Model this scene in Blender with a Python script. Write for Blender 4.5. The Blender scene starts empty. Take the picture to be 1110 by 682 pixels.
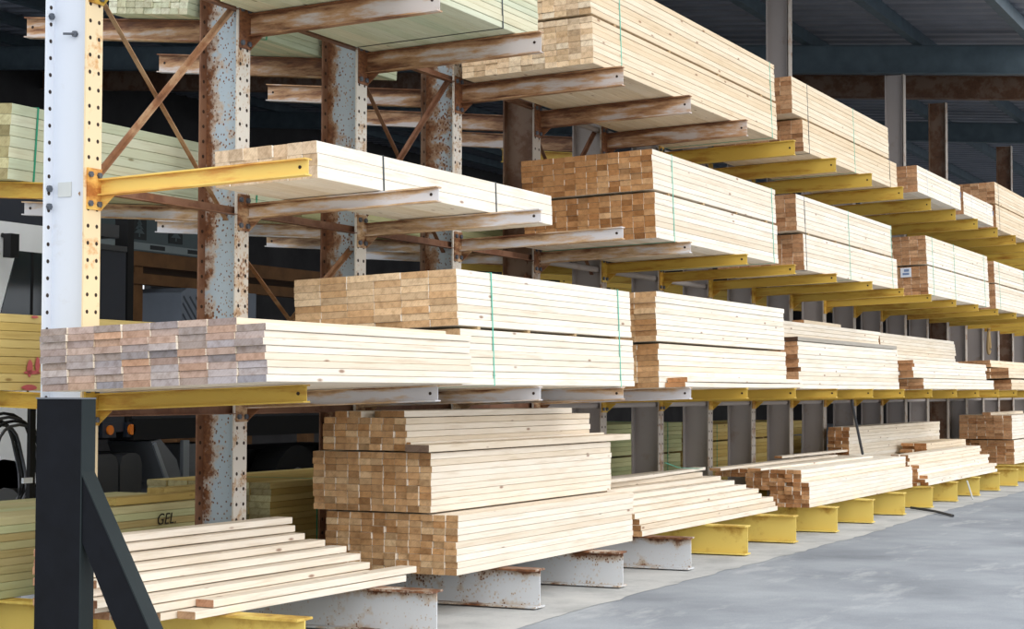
import bpy, math, random
from mathutils import Matrix, Vector
R = random.Random(11)
SC = bpy.context.scene
COL = SC.collection
INC = 0.0388                      # the arms climb a little towards their tips
TILT = -math.atan(INC)
S = 1.6321                        # spacing of the uprights
DX, D, DD, BF = -0.068, 1.4805, 0.3123, 0.158
Z1, Z2, Z3, ZB = 1.628, 2.932, 4.2475, 0.296
NCOL = 22

# ------------------------------------------------------------------ materials
MATS = {}
class NT:
    def __init__(self, name, rough=0.8, spec=0.3, metal=0.0):
        self.m = bpy.data.materials.new(name); self.m.use_nodes = True
        self.t = self.m.node_tree; self.n = self.t.nodes; self.l = self.t.links
        self.b = self.n['Principled BSDF']
        self.b.inputs['Roughness'].default_value = rough
        self.b.inputs['Specular IOR Level'].default_value = spec
        self.b.inputs['Metallic'].default_value = metal
        MATS[name] = self.m
    def add(self, typ, **kw):
        nd = self.n.new(typ)
        for k, v in kw.items():
            if k[0] == '_': nd.inputs[k[1:].replace('_', ' ')].default_value = v
            else: setattr(nd, k, v)
        return nd
    def link(self, a, b): self.l.new(a, b)
    def base(self, sock): self.l.new(sock, self.b.inputs['Base Color'])
    def coord(self, scale, jitter=True):
        tc = self.add('ShaderNodeTexCoord'); v = tc.outputs['Object']
        if jitter:
            r = self.rnd()
            mu = self.add('ShaderNodeMath', operation='MULTIPLY'); self.link(r, mu.inputs[0]); mu.inputs[1].default_value = 73.0
            ad = self.add('ShaderNodeVectorMath', operation='ADD'); self.link(v, ad.inputs[0]); self.link(mu.outputs[0], ad.inputs[1]); v = ad.outputs[0]
        mp = self.add('ShaderNodeMapping'); mp.inputs['Scale'].default_value = scale
        self.link(v, mp.inputs['Vector']); return mp.outputs[0]
    def rnd(self):
        if not hasattr(self, '_r'):
            oi = self.add('ShaderNodeObjectInfo'); ge = self.add('ShaderNodeNewGeometry')
            a = self.add('ShaderNodeMath', operation='ADD'); self.link(oi.outputs['Random'], a.inputs[0]); self.link(ge.outputs['Random Per Island'], a.inputs[1])
            f = self.add('ShaderNodeMath', operation='FRACT'); self.link(a.outputs[0], f.inputs[0]); self._r = f.outputs[0]; self.oi = oi
        return self._r
    def ramp(self, fac, stops, interp='LINEAR'):
        r = self.add('ShaderNodeValToRGB'); e = r.color_ramp; e.interpolation = interp
        while len(e.elements) < len(stops): e.elements.new(0.5)
        for el, (p, c) in zip(e.elements, stops):
            el.position = p; el.color = c if len(c) == 4 else (*c, 1)
        self.link(fac, r.inputs['Fac']); return r.outputs['Color']
    def noise(self, vec, scale, detail=4, rough=0.55):
        n = self.add('ShaderNodeTexNoise', _Scale=scale, _Detail=detail, _Roughness=rough)
        if vec is not None: self.link(vec, n.inputs['Vector'])
        return n.outputs['Fac']
    def mix(self, fac, a, b, mode='MIX'):
        m = self.add('ShaderNodeMix', data_type='RGBA', blend_type=mode)
        for s, v in ((m.inputs[0], fac), (m.inputs[6], a), (m.inputs[7], b)):
            if hasattr(v, 'links'): self.link(v, s)
            elif isinstance(v, (int, float)): s.default_value = v
            else: s.default_value = (*v, 1)
        return m.outputs[2]
    def bump(self, h, strength=0.3, dist=0.01):
        b = self.add('ShaderNodeBump', _Strength=strength, _Distance=dist); self.link(h, b.inputs['Height']); self.link(b.outputs[0], self.b.inputs['Normal'])

def srgb(r, g, b):
    f = lambda c: (c / 255 / 12.92) if c <= 10 else ((c / 255 + 0.055) / 1.055) ** 2.4
    return (f(r), f(g), f(b))

def wood_side(name, c0, c1, c2, knot=srgb(120, 72, 38), knots=True):
    t = NT(name, 0.75, 0.2); r = t.rnd()
    tone = t.ramp(r, [(0, c0), (0.45, c1), (1, c2)])
    v = t.coord((0.7, 14, 14)); g = t.noise(v, 3.0, 5, 0.6)
    gr = t.ramp(g, [(0.28, (0.80, 0.75, 0.68)), (0.5, (1, 1, 1)), (0.74, (0.92, 0.89, 0.85))])
    c = t.mix(0.85, tone, gr, 'MULTIPLY')
    v2 = t.coord((0.9, 3, 3)); g2 = t.noise(v2, 1.3, 2)
    c = t.mix(0.7, c, t.ramp(g2, [(0.3, (0.90, 0.87, 0.82)), (0.6, (1, 1, 1))]), 'MULTIPLY')
    if knots:
        v3 = t.coord((2.6, 8.5, 8.5)); vo = t.add('ShaderNodeTexVoronoi', feature='F1', _Scale=1.0); t.link(v3, vo.inputs['Vector'])
        k = t.ramp(vo.outputs['Distance'], [(0.05, (0.75, 0.75, 0.75)), (0.115, (0, 0, 0))])
        c = t.mix(k, c, knot)
    t.base(c); t.bump(g, 0.12, 0.002); return t.m

def wood_end(name, tint=(1, 1, 1), spread=0.55):
    t = NT(name, 0.85, 0.15); r = t.rnd()
    wn = t.add('ShaderNodeTexWhiteNoise', noise_dimensions='1D'); t.link(r, wn.inputs['W'])
    hue = t.ramp(wn.outputs['Value'], [(0.0, (1 - spread * .75, 1 - spread * .85, 1 - spread * .95)), (0.35, (0.86, 0.80, 0.74)), (0.7, (1, 1, 1)), (1, (1.0, 0.98, 0.95))])
    c = t.mix(1.0, t.oi.outputs['Color'], hue, 'MULTIPLY')
    v = t.coord((1, 9, 9)); w = t.add('ShaderNodeTexWave', wave_type='RINGS', rings_direction='X', _Scale=2.2, _Distortion=3.5, _Detail=2.0); t.link(v, w.inputs['Vector'])
    c = t.mix(0.16, c, t.ramp(w.outputs['Fac'], [(0.2, (0.68, 0.62, 0.55)), (0.6, (1, 1, 1))]), 'MULTIPLY')
    v2 = t.coord((5, 22, 22)); g = t.noise(v2, 1.2, 3)
    c = t.mix(0.6, c, t.ramp(g, [(0.33, (0.58, 0.52, 0.47)), (0.55, (1, 1, 1))]), 'MULTIPLY')
    if tint != (1, 1, 1): c = t.mix(1.0, c, tint, 'MULTIPLY')
    t.base(c); return t.m

wood_side('pale_wood', srgb(234, 223, 207), srgb(241, 232, 218), srgb(224, 209, 187))
wood_side('white_wood', srgb(236, 229, 217), srgb(242, 235, 222), srgb(230, 218, 199))
wood_side('tan_wood', srgb(234, 219, 195), srgb(230, 213, 187), srgb(224, 203, 172))
wood_side('green_wood', srgb(206, 209, 186), srgb(186, 196, 170), srgb(216, 211, 184), srgb(110, 100, 60))
wood_side('yellow_wood', srgb(196, 172, 104), srgb(182, 156, 90), srgb(206, 186, 124), srgb(120, 85, 35))
wood_side('mixed_wood', srgb(196, 190, 146), srgb(178, 160, 108), srgb(190, 196, 152), srgb(90, 78, 45))
wood_side('grey_board', srgb(170, 164, 154), srgb(160, 155, 148), srgb(180, 172, 160))
wood_side('olive_wood', srgb(166, 170, 126), srgb(150, 156, 114), srgb(184, 182, 138), srgb(90, 80, 45))
wood_side('bearer_wood', srgb(190, 160, 120), srgb(170, 140, 100), srgb(205, 180, 140), knots=False)
wood_end('end_grain')
wood_end('end_grain_grey', spread=0.3)
wood_end('end_grain_clean', spread=0.3)

RUST = (srgb(88, 54, 36), srgb(138, 92, 60))
def steel(name, clean, wash, rust, lo=0.56, mid=0.66, hi=0.78, streak=(1, 1, 1), scale=4.0, along=0.0, length=1.47, edges=0.0, h=0.1, inc=0.0, rear=0.0, specks=0.0, rough=0.55, seed=True):
    """painted steel that rusts: more towards the column end (along), at the flange edges (edges), by the rear flange (rear), in pits (specks)"""
    t = NT(name, rough, 0.35); v = t.coord(streak, seed)
    n = t.noise(v, scale, 7, 0.66); val = n
    def M(op, a, b, c=None):
        m_ = t.add('ShaderNodeMath', operation=op)
        for k_, x_ in enumerate((a, b, c)):
            if x_ is None: continue
            if hasattr(x_, 'links'): t.link(x_, m_.inputs[k_])
            else: m_.inputs[k_].default_value = x_
        return m_.outputs[0]
    val = M('MULTIPLY_ADD', t.noise(t.coord((1, 1, 1), seed), 1.1, 3), 0.35, M('ADD', n, -0.175))
    tc = t.add('ShaderNodeTexCoord'); sx = t.add('ShaderNodeSeparateXYZ'); t.link(tc.outputs['Object'], sx.inputs[0])
    ay = M('ABSOLUTE', sx.outputs['Y'], None)
    if along:
        q_ = M('SUBTRACT', 1.0, M('DIVIDE', ay, length)); val = M('MULTIPLY_ADD', q_, along, val)
    if edges:
        zz = M('DIVIDE', M('SUBTRACT', M('MULTIPLY', ay, inc), sx.outputs['Z']), h)
        ed = t.ramp(zz, [(0.0, (1, 1, 1)), (0.3, (0, 0, 0)), (0.75, (0, 0, 0)), (1.0, (.7, .7, .7))]); val = M('MULTIPLY_ADD', ed, edges, val)
    if rear:
        rr_ = t.ramp(M('DIVIDE', sx.outputs['Y'], 0.3), [(0.0, (.35, .35, .35)), (0.12, (0, 0, 0)), (0.5, (0, 0, 0)), (0.92, (1, 1, 1))]); val = M('MULTIPLY_ADD', rr_, rear, val)
    if specks:
        vo = t.add('ShaderNodeTexVoronoi', feature='F1', _Scale=44.0); t.link(t.coord((1, 1, 0.75), seed), vo.inputs['Vector'])
        dens = t.noise(t.coord((1, 1, 1), seed), 2.2, 2)
        sp_ = M('LESS_THAN', vo.outputs['Distance'], M('MULTIPLY_ADD', dens, 0.75, -0.13)); val = M('MULTIPLY_ADD', sp_, specks, val)
    rc = t.ramp(t.noise(v, scale * 5, 3), [(0.3, rust[0]), (0.7, rust[1])])
    c = t.mix(t.ramp(val, [(lo, (0, 0, 0)), (mid, (1, 1, 1))]), clean, wash)
    c = t.mix(t.ramp(val, [(mid, (0, 0, 0)), (hi, (1, 1, 1))]), c, rc)
    t.base(c); t.bump(n, 0.12, 0.003); return t.m
AR = dict(streak=(1, .4, 2.2), scale=4.5, inc=INC)
steel('white_paint', srgb(212, 219, 230), srgb(200, 204, 210), RUST, .66, .8, .95)
steel('arm_white', srgb(212, 211, 214), srgb(202, 170, 132), RUST, .55, .68, .84, along=.17, edges=.15, **AR)
steel('arm_rusty', srgb(200, 192, 188), srgb(182, 142, 104), RUST, .50, .62, .76, along=.18, edges=.2, h=.158, **AR)
steel('yellow_paint', srgb(205, 172, 76), srgb(178, 132, 48), (srgb(112, 72, 28), srgb(140, 92, 36)), .58, .74, .9, along=.1, edges=.08, **AR)
steel('yellow_bright', srgb(232, 200, 108), srgb(214, 160, 82), (srgb(150, 90, 40), srgb(180, 115, 55)), .60, .74, .88, along=.15, edges=.12, **AR)
steel('yellow_base', srgb(228, 202, 108), srgb(196, 158, 70), (srgb(105, 78, 42), srgb(150, 110, 60)), .60, .74, .84, edges=.16, h=.3)
steel('base_white', srgb(206, 209, 212), srgb(192, 176, 158), RUST, .56, .66, .74, edges=.26, h=.3, specks=.12)
steel('rust', srgb(128, 92, 70), srgb(108, 72, 52), RUST, .45, .55, .7)
steel('brace_rust', srgb(168, 136, 104), srgb(140, 100, 70), RUST, .45, .56, .75)
steel('web_blue', srgb(172, 188, 200), srgb(186, 172, 158), RUST, .60, .68, .78, rear=.27, specks=.3, scale=7)
steel('web_rusty', srgb(168, 178, 186), srgb(160, 130, 104), RUST, .54, .62, .74, rear=.28, specks=.24, scale=7)
steel('web_brown', srgb(112, 90, 74), srgb(96, 66, 46), (srgb(58, 36, 24), srgb(100, 66, 42)), .45, .55, .7)
steel('web_grey', srgb(158, 150, 146), srgb(146, 132, 122), RUST, .60, .75, .92)
steel('flange_cream', srgb(226, 206, 168), srgb(206, 160, 108), (srgb(110, 72, 50), srgb(160, 110, 66)), .57, .66, .78, scale=6)
steel('flange_white', srgb(208, 202, 192), srgb(188, 160, 130), RUST, .52, .62, .74, scale=8, specks=.14)
steel('flange_grey', srgb(165, 155, 144), srgb(140, 115, 92), RUST, .52, .62, .76, scale=7)
def plain(name, col, rough=0.6, spec=0.3, metal=0.0, var=0.12, scale=4.0):
    t = NT(name, rough, spec, metal); n = t.noise(t.coord((1, 1, 1)), scale, 4)
    t.base(t.mix(1.0, col, t.ramp(n, [(0.3, (1 - var,) * 3), (0.7, (1, 1, 1))]), 'MULTIPLY')); return t.m
plain('hole_dark', srgb(48, 34, 26)); plain('bolt_steel', srgb(92, 98, 108), 0.45, 0.5, 0.4)
plain('guard_black', srgb(15, 18, 25), 0.6, 0.15, var=0.4, scale=9); plain('guard_edge', srgb(36, 44, 46), 0.55, 0.2)
plain('strap_green', srgb(95, 190, 165), 0.4); plain('strap_dark', srgb(45, 52, 56), 0.4); plain('strap_teal', srgb(40, 150, 115), 0.4)
plain('label_white', srgb(225, 230, 238)); plain('label_blue', srgb(120, 140, 175)); plain('spray_red', srgb(190, 95, 95)); plain('ink_black', srgb(35, 32, 28))
plain('cab_white', srgb(242, 246, 250), 0.3, 0.5, var=.04); plain('cab_dark', srgb(36, 42, 54), 0.4, 0.5); plain('rubber', srgb(24, 25, 27), 0.8); plain('tank_grey', srgb(70, 72, 76), 0.35, 0.5, 0.3)
plain('step_grey', srgb(120, 124, 130), 0.4, 0.5, 0.4); plain('silver', srgb(170, 178, 188), 0.3, 0.5, 0.6); plain('lamp_orange', srgb(240, 130, 30), 0.3, 0.5)
plain('wrap_dark', srgb(70, 82, 84)); plain('wrap_light', srgb(120, 130, 130)); plain('emblem_dark', srgb(22, 28, 28)); plain('old_board', srgb(110, 78, 48), 0.8, 0.2, var=0.4)
plain('check_grey', srgb(110, 118, 128)); plain('check_dark', srgb(60, 66, 74)); plain('roof_sheet', srgb(128, 132, 142), 0.55, 0.4, 0.2, 0.25, 1.5); plain('roof_steel', srgb(78, 92, 100), 0.6, 0.3, 0.0, 0.3)
plain('wall_dark', srgb(62, 60, 60), 0.8, 0.2, var=0.4, scale=1.2); plain('rope_hemp', srgb(165, 140, 100), 0.9, 0.1); plain('pole_dark', srgb(58, 60, 64), 0.5); plain('stick_pale', srgb(205, 210, 210))
t = NT('cab_glass', 0.08, 0.6); t.b.inputs['Base Color'].default_value = (*srgb(38, 46, 50), 1)

t = NT('asphalt', 0.9, 0.2)
v = t.coord((1, 1, 1), False); a = t.noise(v, 0.55, 6, 0.62); b_ = t.noise(v, 60, 3, 0.7); pz = t.noise(t.coord((0.5, 1.6, 1), False), 0.8, 8, 0.7)
c = t.ramp(a, [(0.3, srgb(126, 132, 140)), (0.5, srgb(150, 156, 164)), (0.7, srgb(168, 174, 181))])
c = t.mix(0.55, c, t.ramp(b_, [(0.25, (0.72,) * 3), (0.7, (1.05,) * 3)]), 'MULTIPLY')
c = t.mix(t.ramp(pz, [(0.555, (0, 0, 0)), (0.66, (0.45,) * 3)]), c, srgb(196, 199, 202))
t.base(c); t.bump(b_, 0.3, 0.004)
t = NT('concrete', 0.9, 0.2)
v = t.coord((1, 1, 1), False); a = t.noise(v, 1.4, 7, 0.65); b_ = t.noise(v, 40, 3)
c = t.ramp(a, [(0.3, srgb(158, 160, 160)), (0.5, srgb(190, 191, 190)), (0.7, srgb(205, 205, 203))])
t.base(t.mix(0.4, c, t.ramp(b_, [(0.3, (0.8,) * 3), (0.7, (1, 1, 1))]), 'MULTIPLY'))

# ------------------------------------------------------------------ mesh helpers
class MB:
    def __init__(s): s.v = []; s.f = []; s.mi = []
    def quadloop(s, rings, mi=0, caps=None, closed=True):
        base = len(s.v); k = len(rings[0])
        for r in rings: s.v += [tuple(p) for p in r]
        for i in range(len(rings) - 1):
            for j in range(k if closed else k - 1):
                a = base + i * k + j; b = base + i * k + (j + 1) % k
                s.f.append((a, b, b + k, a + k)); s.mi.append(mi)
        if caps is not None:
            s.f.append(tuple(base + j for j in reversed(range(k)))); s.mi.append(caps)
            s.f.append(tuple(base + (len(rings) - 1) * k + j for j in range(k))); s.mi.append(caps)
        return s
    def box(s, lo, hi, mi=0):
        (x0, y0, z0), (x1, y1, z1) = lo, hi
        return s.quadloop([[(x0, y0, z0), (x0, y1, z0), (x0, y1, z1), (x0, y0, z1)], [(x1, y0, z0), (x1, y1, z0), (x1, y1, z1), (x1, y0, z1)]], mi, mi)
    def prism(s, poly, axis, a, b, mi=0, caps=None):
        def P(p, q): return {'x': (q, p[0], p[1]), 'y': (p[0], q, p[1]), 'z': (p[0], p[1], q)}[axis]
        return s.quadloop([[P(p, a) for p in poly], [P(p, b) for p in poly]], mi, mi if caps is None else caps)
    def bar(s, p, q, w, h, mi=0, up=(0, 0, 1)):
        p, q = Vector(p), Vector(q); d = (q - p).normalized(); sd = d.cross(Vector(up)).normalized(); u = sd.cross(d)
        rings = [[o + sd * (w / 2 * a) + u * (h / 2 * b) for a, b in ((-1, -1), (1, -1), (1, 1), (-1, 1))] for o in (p, q)]
        return s.quadloop(rings, mi, mi)
    def angle(s, p, q, w, t=0.006, mi=0, up=(0, 0, 1)):      # an angle iron
        p, q = Vector(p), Vector(q); d = (q - p).normalized(); sd = d.cross(Vector(up)).normalized(); u = sd.cross(d)
        prof = [(0, 0), (w, 0), (w, t), (t, t), (t, w), (0, w)]
        return s.quadloop([[o + u * a + sd * b for a, b in prof] for o in (p, q)], mi, mi)
    def tube(s, pts, r, k=8, mi=0, close=False):
        pts = [Vector(p) for p in pts]; rings = []; n = len(pts)
        for i, p in enumerate(pts):
            d = ((pts[(i + 1) % n] - pts[i - 1]) if close else (pts[min(i + 1, n - 1)] - pts[max(i - 1, 0)])).normalized()
            up = Vector((0, 0, 1)) if abs(d.z) < 0.95 else Vector((1, 0, 0))
            a = d.cross(up).normalized(); b = d.cross(a)
            rings.append([p + (a * math.cos(2 * math.pi * j / k) + b * math.sin(2 * math.pi * j / k)) * r for j in range(k)])
        if close: rings.append(rings[0])
        return s.quadloop(rings, mi, None if close else mi)
    def disc(s, c, ax, r, h, k=8, mi=0):
        c, ax = Vector(c), Vector(ax).normalized()
        return s.tube([c, c + ax * h], r, k, mi)
    def mesh(s, name, mats):
        me = bpy.data.meshes.new(name); me.from_pydata(s.v, [], s.f)
        for m in (mats if isinstance(mats, (list, tuple)) else [mats]): me.materials.append(MATS[m])
        for p, i in zip(me.polygons, s.mi): p.material_index = i
        me.update(); me.validate()
        import bmesh
        bm = bmesh.new(); bm.from_mesh(me); bmesh.ops.recalc_face_normals(bm, faces=bm.faces[:]); bm.to_mesh(me); bm.free()
        return me
    def build(s, name, mats, parent=None, smooth=False):
        o = link(name, s.mesh(name, mats), parent)
        if smooth:
            for p in o.data.polygons: p.use_smooth = True
        return o

def link(name, data, parent=None, loc=None, rx=0.0):
    o = bpy.data.objects.new(name, data); COL.objects.link(o)
    if loc is not None: o.location = loc
    if rx: o.rotation_euler.x = rx
    if parent is not None: o.parent = parent
    return o
def tag(o, label=None, cat=None, group=None, kind=None):
    for k, v in (('label', label), ('category', cat), ('group', group), ('kind', kind)):
        if v: o[k] = v
    return o
def thing(name, label, cat, loc=(0, 0, 0), group=None, rx=0.0):
    return tag(link(name, None, None, loc, rx), label, cat, group)
def world_build(mb, name, mats, loc, parent=None, smooth=False):
    """links a mesh whose points are given in world space as an object with its origin at loc"""
    mb.v = [tuple(Vector(p) - Vector(loc)) for p in mb.v]
    o = mb.build(name, mats, parent, smooth)
    o.location = Vector(loc) - (parent.location if parent is not None else Vector())
    return o

# ------------------------------------------------------------------ setting
g = MB(); g.box((-30, -40, -0.3), (90, 40, 0.0)); tag(g.build('ground', 'asphalt'), 'grey worn asphalt yard in front of the rack', 'ground', kind='structure')
g = MB(); q_ = random.Random(3); ed = [(-8 + k_ * .22, -0.30 + .035 * math.sin(k_ * .13) + q_.uniform(-.03, .03)) for k_ in range(401)]
g.quadloop([[(x_, y_, .003) for x_, y_ in ed], [(x_, 2.6, .003) for x_, y_ in ed]], 0, None, False); tag(g.build('floor', 'concrete'), 'pale concrete strip along the rack bases', 'floor', kind='structure')
RK = 0.075                       # roof pitch
def rz(y): return 7.42 + RK * y
PUR = [-0.6 + 1.87 * k_ for k_ in range(12)]
sheet = MB(); prof = []
x = 2.5
while x < 80:                    # corrugations run up the slope
    for dx, dz in ((0, 0), (0.14, 0), (0.19, 0.06), (0.36, 0.06), (0.41, 0)): prof.append((x + dx, dz))
    x += 0.46
sheet.quadloop([[(a, yy, rz(yy) + b) for a, b in prof] for yy in (-0.9, 22.0)], 0, None, False)
tag(sheet.build('ceiling', 'roof_sheet'), 'dark corrugated sheet roof over the rack', 'roof', kind='structure')
for i, yy in enumerate(PUR):
    g = MB(); zz = rz(yy) - 0.01
    g.prism([(yy - 0.07, zz - 0.2), (yy + 0.07, zz - 0.2), (yy + 0.07, zz - 0.18), (yy - 0.05, zz - 0.18), (yy - 0.05, zz - 0.02), (yy + 0.07, zz - 0.02), (yy + 0.07, zz), (yy - 0.07, zz)], 'x', 2.5, 80)
    tag(g.build(f'trim_{i+1}', 'roof_steel'), 'steel purlin under the roof sheet', 'roof beam', kind='structure')
k = len(PUR)
for i, xx in enumerate((DX + 13 * S, DX + 15 * S, DX + 19 * S, DX + 4 * S)):
    g = MB(); h = 0.5 if i < 1 else 0.45
    for a, b, w in ((-0.02, -0.03, 0.09), (-0.03, -h + 0.03, 0.006), (-h + 0.03, -h + 0.01, 0.09)):
        g.prism([(yy, rz(yy) - 0.21 + q) for yy, q in ((-0.8, b), (22, b), (22, a), (-0.8, a))], 'x', xx - w, xx + w)
    tag(g.build(f'trim_{k+i+1}', 'web_brown' if i == 1 else 'roof_steel'), 'steel rafter carried by an upright', 'roof beam', kind='structure')
g = MB(); wy = 22.0               # rear wall with one window opening
g.box((14, wy, 0), (27.7, wy + .2, 9.2)); g.box((28.6, wy, 0), (80, wy + .2, 9.2)); g.box((27.7, wy, 0), (28.6, wy + .2, 3.7)); g.box((27.7, wy, 4.6), (28.6, wy + .2, 9.2))
tag(g.build('wall_back', 'wall_dark'), 'dark rear wall of the shed', 'wall', kind='structure')
g = MB(); g.box((79.8, 1.9, 0), (80, 22, 9.2)); tag(g.build('wall_right', 'wall_dark'), 'dark far end wall of the shed', 'wall', kind='structure')

# ------------------------------------------------------------------ the rack
rack = thing('cantilever_rack', 'long double-sided steel cantilever rack with rusty uprights and white and yellow arms', 'rack', (DX, D + DD / 2, 0))
RL = rack.location
def rbuild(mb, name, mats, parent, label=None, smooth=False):
    """child of the rack (or of one of its parts), mesh given in world coordinates, origin at the mesh's first point"""
    o = Vector(mb.v[0]); mb.v = [tuple(Vector(p) - o) for p in mb.v]
    ob = mb.build(name, mats, parent, smooth)
    base = Vector()
    q = parent
    while q is not None: base += q.location; q = q.parent
    ob.location = o - base
    if label: ob['label'] = label
    return ob
def column(i):
    X = DX + i * S; tall = {9: 7.3, 13: 6.82, 15: 6.82, 19: 6.82}.get(i, 4.62)
    f = 0.012; g = MB(); hb = BF / 2
    if i == 0: tall = 5.2
    g.box((X - hb, D, 0), (X + hb, D + f, tall), 1)                 # front flange
    g.box((X - hb, D + DD - f, 0), (X + hb, D + DD, tall), 2)       # rear flange
    g.box((X - 0.005, D + f, 0), (X + 0.005, D + DD - f, tall), 0)  # web
    if i in (9, 13, 15, 19): g.box((X - hb + .02, D + .03, 4.75), (X - 0.006, D + .04, tall), 0)
    if i <= 8:
        z = 0.4
        while z < min(tall, 5.0):
            for sx in (-0.042, 0.042):
                g.disc((X + sx, D + 0.001, z), (0, -1, 0), 0.013, 0.002, 8, 3)
            if i <= 3: g.disc((X - 0.042, D + DD - f + 0.001, z), (0, -1, 0), 0.013, 0.003, 8, 3)
            z += 0.104
    webs = {0: ('white_paint', 'flange_cream', 'white_paint'), 1: ('web_blue', 'flange_white', 'rust'), 2: ('web_rusty', 'flange_white', 'rust'), 3: ('web_rusty', 'flange_white', 'web_brown'), 4: ('web_brown', 'flange_grey', 'web_brown')}
    w = webs.get(i, ('web_grey', 'flange_grey', 'web_grey') if i not in (15, 19) else ('web_brown', 'flange_grey', 'web_brown'))
    return rbuild(g, 'upright', [*w, 'hole_dark'], rack, {0: 'white painted upright with cream flange', 4: 'brown rusted upright'}.get(i))
def ibeam(g, X, y0, y1, ztop, h, w, tf=0.009, tw=0.007, inc=0.0, ref=0.0, mi=0):
    """an I beam along Y; its top at ztop where Y = ref and lower by inc for each metre away from ref"""
    def z(y): return ztop - inc * abs(y - ref)
    for a, b, hw in ((-tf, 0, w / 2), (-h + tf, -tf, tw / 2), (-h, -h + tf, w / 2)):
        g.quadloop([[(X - hw, y, z(y) + a), (X + hw, y, z(y) + a), (X + hw, y, z(y) + b), (X - hw, y, z(y) + b)] for y in (y0, y1)], mi, mi)
    return g
PLATE = {}
def arm(i, z, h, mat, front=True, label=None, detail=True, inc=INC):
    X = i * S; g = MB()
    if front:
        yt, yr, zt, sg = 0.0, D - 0.012, z, -1
    else:
        yt, yr, zt, sg = 3.42, D + DD + 0.012, z, 1
    ibeam(g, X, yr, yt, zt, h, 0.075, inc=inc, ref=yt)
    g.disc((X - 0.0045, yt - sg * 0.055, zt - h * 0.5), (-1, 0, 0), 0.011, 0.002, 8, 1)
    a = rbuild(g, 'arm', [mat, 'hole_dark'], rack, label)
    if detail:
        zr = zt - INC * abs(yr - yt); yf = D if front else D + DD
        g = MB(); g.box((X - DX * 0 + DX - 0.062, yf + sg * 0.012, zr - h - 0.09), (X + DX + 0.075, yf, zr + 0.06)); br = rbuild(g, 'bracket', mat, a)
        g = MB(); g.prism([(yf + sg * 0.012, zr - h - 0.085), (yf + sg * 0.012, zr - h), (yf + sg * 0.11, zr - h)], 'x', X - 0.006, X + 0.006); rbuild(g, 'gusset', mat, a)
        if front and i <= 6:
            for sx in (-0.042, 0.042):
                for zz in (zr + 0.02, zr - h - 0.055):
                    g = MB(); g.disc((X + DX + sx, yf - 0.012, zz), (0, -1, 0), 0.019, 0.016, 6); rbuild(g, 'bolt', 'bolt_steel', a)
    return a
for i in range(NCOL):
    c0_ = column(i)
    if i == 0:
        for zz in ((3.88, 2.82, 2.71)):
            g = MB(); g.disc((DX - .045, D + DD - .012, zz), (0, -1, 0), .022, .018, 6); rbuild(g, 'bolt', 'bolt_steel', c0_)
        g = MB(); g.box((DX - .012, 1.635, 2.77), (DX - .005, 1.735, 2.86)); rbuild(g, 'tag_plate', 'stick_pale', c0_)
        g = MB(); g.disc((DX - .005, 1.62, 3.766), (-1, 0, 0), .02, .02, 6); g.tube([(DX - .02, 1.62, 3.766), (DX - .05, 1.68, 3.766)], .008, 6); rbuild(g, 'hook_bolt', 'bolt_steel', c0_)
for i in range(NCOL):
    y1 = i == 0 or i >= 5
    arm(i, Z1, 0.104, 'yellow_paint' if y1 else 'arm_white', label='yellow painted arm' if y1 else 'white rust-stained arm', detail=i <= 12)
    arm(i, Z2, 0.101, 'yellow_bright' if i == 0 else 'yellow_paint' if y1 else 'arm_white', label='yellow painted arm' if y1 else 'white rust-stained arm', detail=i <= 12)
    y3 = i == 0 or i >= 6
    arm(i, Z3, 0.158, 'yellow_paint' if y3 else 'arm_rusty', label='yellow painted arm' if y3 else 'heavy rusted arm', detail=i <= 12)
    X = i * S; g = MB()
    ibeam(g, X, 0.0, 3.4, ZB, ZB - 0.014, 0.17, 0.014, 0.012)
    for yy in (D - .02, D + DD + .005): g.box((X - .08, yy, 0.03), (X - .006, yy + .012, ZB - .02))
    yb = i == 0 or i >= 5
    rbuild(g, 'base_beam', ['yellow_base' if yb else 'base_white'], rack, 'yellow painted base beam' if yb else 'white chipped base beam')
RZ = {3: 4.33, 2: 2.97, 1: 1.627}; RI = {3: .098, 2: .064, 1: .035}     # tops at the tips, and how steeply they climb
for i in range(0, 12):            # the arms on the other side of the uprights
    yr = i in (0,) or i >= 5
    arm(i, RZ[3], 0.15, 'yellow_paint' if i == 0 or i >= 6 else 'arm_rusty', False, 'yellow rear arm' if i == 0 or i >= 6 else None, False, RI[3])
    arm(i, RZ[2], 0.1, 'yellow_paint' if yr else 'arm_white', False, 'yellow rear arm' if yr else None, False, RI[2])
    arm(i, RZ[1], 0.1, 'yellow_paint' if yr else 'arm_white', False, 'yellow rear arm' if yr else None, False, RI[1])
YC = D + DD / 2
for i in range(NCOL - 1):         # struts and X braces between the uprights
    Xa, Xb = DX + i * S + 0.006, DX + (i + 1) * S - 0.006
    for z in (1.43, 2.79, 4.2):
        if i > 6 and z > 2: continue
        g = MB()
        if i >= 4: g.tube([(Xa, YC - .1, z + .02), (Xb, YC - .1, z + .02)], 0.03, 10)
        else: g.angle((Xa, YC - .1, z), (Xb, YC - .1, z), 0.06)
        rbuild(g, 'strut', 'web_grey' if i >= 4 else 'rust', rack)
    if i in (0, 2, 4): zz = (2.76, 4.22)
    elif i in (1, 3): zz = (1.55, 2.66)
    else: continue
    for k2, (za, zb) in enumerate((zz, zz[::-1])):
        g = MB(); yy = YC - .06 + k2 * 0.05
        g.angle((Xa, yy, za), (Xb, yy, zb), 0.036, 0.005); rbuild(g, 'brace', 'brace_rust' if i < 2 else 'rust', rack)

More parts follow.
